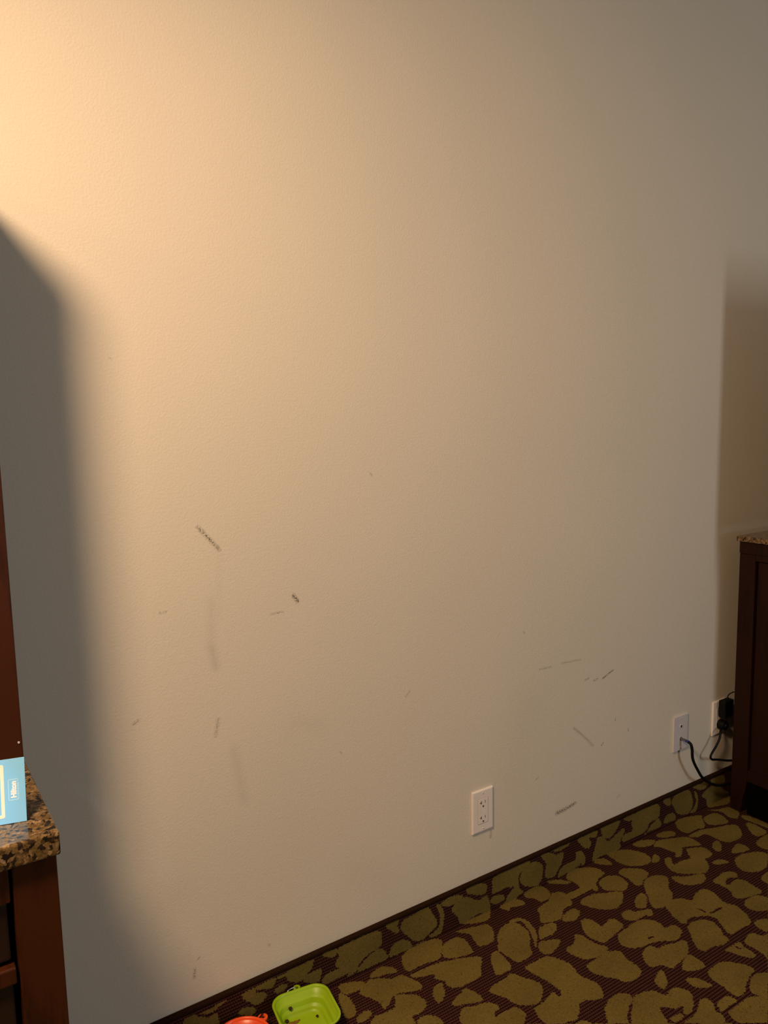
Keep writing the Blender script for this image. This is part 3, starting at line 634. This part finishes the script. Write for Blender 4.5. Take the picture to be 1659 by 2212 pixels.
# ------------------------------------------------------------------ right: cabinet with granite top
cx0, cyb, cyf, cx1, ct_z = 2.276, -.059, -.66, 3.45, .889
cab = empty('wooden_cabinet', (2.86, -.36, 0), 'dark brown wooden cabinet with panelled side at the right edge, in front of the wall', 'cabinet')
def prof(x0, x1, pts, bev=0):   # outline in the y, z plane pushed through x
    bm = bmesh.new(); a = [bm.verts.new((x0, y, z)) for y, z in pts]; b = [bm.verts.new((x1, y, z)) for y, z in pts]; n = len(pts)
    bm.faces.new(a); bm.faces.new(b)
    for k in range(n): bm.faces.new((a[k], a[(k + 1) % n], b[(k + 1) % n], b[k]))
    if bev: bmesh.ops.bevel(bm, geom=[e for e in bm.edges], offset=bev, segments=2, affect='EDGES')
    return bm
pw = .054
part('back_post', prof(cx0, cx0 + .030, [(cyb, 0), (cyb, .851), (cyb - pw, .851), (cyb - pw, .112), (cyb - pw + .004, .085), (cyb - pw + .012, .05), (cyb - pw + .018, 0)], .0012), M_WOOD_R, cab)
part('front_post', prof(cx0, cx0 + .030, [(cyf, 0), (cyf, .851), (cyf + pw, .851), (cyf + pw, .112), (cyf + pw - .004, .085), (cyf + pw - .012, .05), (cyf + pw - .018, 0)], .0012), M_WOOD_R, cab)
part('top_rail', box(bmesh.new(), cx0 - .0025, cx0 + .030, cyf, cyb, .852, ct_z, .0012), M_WOOD_R, cab)
part('upper_side_rail', box(bmesh.new(), cx0 + .0005, cx0 + .028, cyf + pw, cyb - pw, .832, .8515, .001), M_WOOD_R, cab)
part('bottom_rail', box(bmesh.new(), cx0 + .001, cx0 + .028, cyf + pw, cyb - pw, .112, .150, .001), M_WOOD_R, cab)
part('side_panel', box(bmesh.new(), cx0 + .010, cx0 + .022, cyf + pw + .004, cyb - pw - .004, .150, .832), M_WOOD_R, cab)
part('plinth', box(box(bmesh.new(), cx0 + .032, cx1 - .03, cyf + .03, cyb - .03, .001, .112), cx0 + .006, cx0 + .033, cyf + pw + .001, cyb - pw - .001, .001, .111), M_BLACK, cab)
part('body', box(bmesh.new(), cx0 + .0305, cx1, cyf + .02, cyb - .001, .1125, .8885), M_WOOD_R, cab)
for i in range(3):
    w = (cx1 - cx0 - .04) / 3; x = cx0 + .035 + i * w
    dr = part('door', box(bmesh.new(), x + .002, x + w - .002, cyf, cyf + .0195, .12, .845, .002), M_WOOD_R, cab)
    part('door_knob', cyl(bmesh.new(), (x + w - .04, cyf, .5), (x + w - .04, cyf - .022, .5), .006, .012, 20), M_METAL, dr)
g2 = link('granite_countertop', box(bmesh.new(), 2.2655, cx1 + .01, cyf - .015, -.052, .8895, .907, .003, 3), M_GRANITE)
tag(g2, 'thin speckled granite countertop on the dark cabinet at the right edge', 'countertop')
tv = empty('television', (2.78, -.56, .907), 'flat black television standing on the right granite countertop, its shadow falling on the wall', 'television')
part('screen_frame', box(bmesh.new(), 2.256, 3.33, -.620, -.580, .925, 1.66, .004), M_SCREEN, tv)
part('stand', box(bmesh.new(), 2.62, 2.94, -.64, -.40, .9075, .918, .003), M_SCREEN, tv); part('stand_neck', box(bmesh.new(), 2.74, 2.82, -.579, -.55, .9175, 1.10), M_SCREEN, tv)

# ------------------------------------------------------------------ silicone pet bowls
def rsq(c, half, r, z, rot, n=10):
    out = []; r = min(r, half * .999)
    for sx, sy, a0 in ((1, 1, 0), (-1, 1, 90), (-1, -1, 180), (1, -1, 270)):
        for k in range(n + 1):
            a = math.radians(a0 + 90 * k / n); x = sx * (half - r) + r * math.cos(a); y = sy * (half - r) + r * math.sin(a)
            out.append(Vector((c[0] + x * math.cos(rot) - y * math.sin(rot), c[1] + x * math.sin(rot) + y * math.cos(rot), z)))
    return out
def bowl(name, c, half, rad, rot, hgt, mt, label):
    B_ = empty(name, (c[0], c[1], 0.0), label, 'bowl')
    k = rad / half
    # outside foot up to the rim, over it, down the folded inside, to the floor of the bowl
    prof_ = [(.62, .001), (.66, .0), (.70, .004), (.73, hgt * .30), (.78, hgt * .33), (.80, hgt * .58), (.86, hgt * .62), (.90, hgt * .90), (.955, hgt * .90), (1.0, hgt * .91), (1.005, hgt * .95), (1.0, hgt * .985), (.98, hgt), (.945, hgt * .995), (.925, hgt * .97), (.905, hgt * .90), (.88, hgt * .66), (.86, hgt * .63), (.80, hgt * .60), (.78, hgt * .56), (.765, hgt * .36), (.745, hgt * .32), (.69, hgt * .29), (.67, hgt * .24), (.655, .010), (.63, .006), (.55, .005)]
    bm = bmesh.new(); L = [rsq((0, 0), half * f, min(rad * f + (0 if f > .9 else .0), half * f * .999), z, rot) for f, z in prof_]
    loops_mesh(bm, L, True, True); part_ = link('basin', bm, mt, B_, True); return B_
gc = (.6885, -.0885); gr = math.radians(-9)
gb = bowl('pet_bowl', gc, .0645, .033, gr, .050, M_GREEN, 'lime green square silicone pet bowl with kibble crumbs, on the carpet by the wall')
oc = (.5435, -.0865)
ob_ = bowl('pet_bowl', oc, .0610, .0609, 0.0, .050, M_ORANGE, 'orange round silicone pet bowl, partly cut off by the bottom edge')
def tab(parent, c, ang, dist, z, mt, w=.011, ln=.017):
    bm = bmesh.new(); n = 20; hole = .0042; ca, sa = math.cos(ang), math.sin(ang)
    outer = []; inner = []
    for k in range(n):
        a = 2 * math.pi * k / n; x = math.cos(a); y = math.sin(a)
        ox = x * w if x > 0 else x * ln * .8
        outer.append((dist + ln * .35 + ox, y * w)); inner.append((dist + ln * .42 + x * hole, y * hole))
    def P(q, zz): return Vector((q[0] * ca - q[1] * sa, q[0] * sa + q[1] * ca, zz))
    o1 = [bm.verts.new(P(q, z + .0018)) for q in outer]; i1 = [bm.verts.new(P(q, z + .0018)) for q in inner]; o2 = [bm.verts.new(P(q, z - .0018)) for q in outer]; i2 = [bm.verts.new(P(q, z - .0018)) for q in inner]
    for k in range(n):
        q = (k + 1) % n; bm.faces.new((o1[k], o1[q], i1[q], i1[k])); bm.faces.new((o2[k], i2[k], i2[q], o2[q])); bm.faces.new((o2[k], o2[q], o1[q], o1[k])); bm.faces.new((i1[k], i1[q], i2[q], i2[k]))
    return link('hanging_tab', bm, mt, parent, False), P((dist + ln * .42, 0), z)
t1, q1 = tab(gb, gc, math.radians(80), .0655, .0480, M_GREEN, .0080, .007)
r1 = [q1 + Vector((-.0125 + .0120 * math.cos(a), -.0010 + .0015 * math.sin(a), -.0015 + .0060 * math.sin(a))) for a in [2 * math.pi * k / 12 for k in range(12)]]
link('metal_ring', tube(bmesh.new(), r1, .0011, 8, 4, True), M_METAL, t1, True)
t2, q2 = tab(ob_, oc, math.radians(28), .0615, .0462, M_ORANGE, .0105, .015)
r2 = [q2 + Vector((-.008 + .0095 * math.cos(a), .007 + .006 * math.sin(a), .002 + .005 * math.cos(a))) for a in [2 * math.pi * k / 12 for k in range(12)]]
link('cord_loop', tube(bmesh.new(), r2, .0016, 8, 4, True), M_RUBBER, t2, True)['label'] = 'black cord loop'
def crumb(x, y, z, r, label):
    bm = bmesh.new(); bmesh.ops.create_icosphere(bm, subdivisions=3, radius=r)
    ph = random.uniform(0, 9)
    for v in bm.verts: v.co *= 1 + .16 * math.sin(v.co.x * 900 + ph) * math.cos(v.co.y * 800 + ph); v.co.z *= .75
    o = link('kibble_crumb', bm, M_KIBBLE, None, True); o.location = (x, y, z); tag(o, label, 'crumb', 'kibble crumbs in the green bowl'); return o

crumb(.675, -.0395, .0225, .0042, 'dark kibble crumb on the upper left step inside the green bowl')
crumb(.7205, -.0765, .0085, .0030, 'smallest dark kibble crumb, right of the middle of the green bowl')
crumb(.659, -.0530, .0090, .0042, 'dark kibble crumb by the brown smear at the lower left of the green bowl')
def smear():
    bm = bmesh.new(); top = []; n = 28
    for k in range(n):
        a = 2 * math.pi * k / n; r = .0095 * (1 + .28 * math.sin(3 * a + 1) + .14 * math.sin(7 * a)); top.append((.671 - gc[0] + r * math.cos(a) * 1.25, -.063 - gc[1] + r * math.sin(a) * .75, .0057))
    loops_mesh(bm, [[(x, y, .0049) for x, y, z in top], top], False, True); link('food_smear', bm, M_RESIDUE, gb)['label'] = 'brown food smear'
smear()
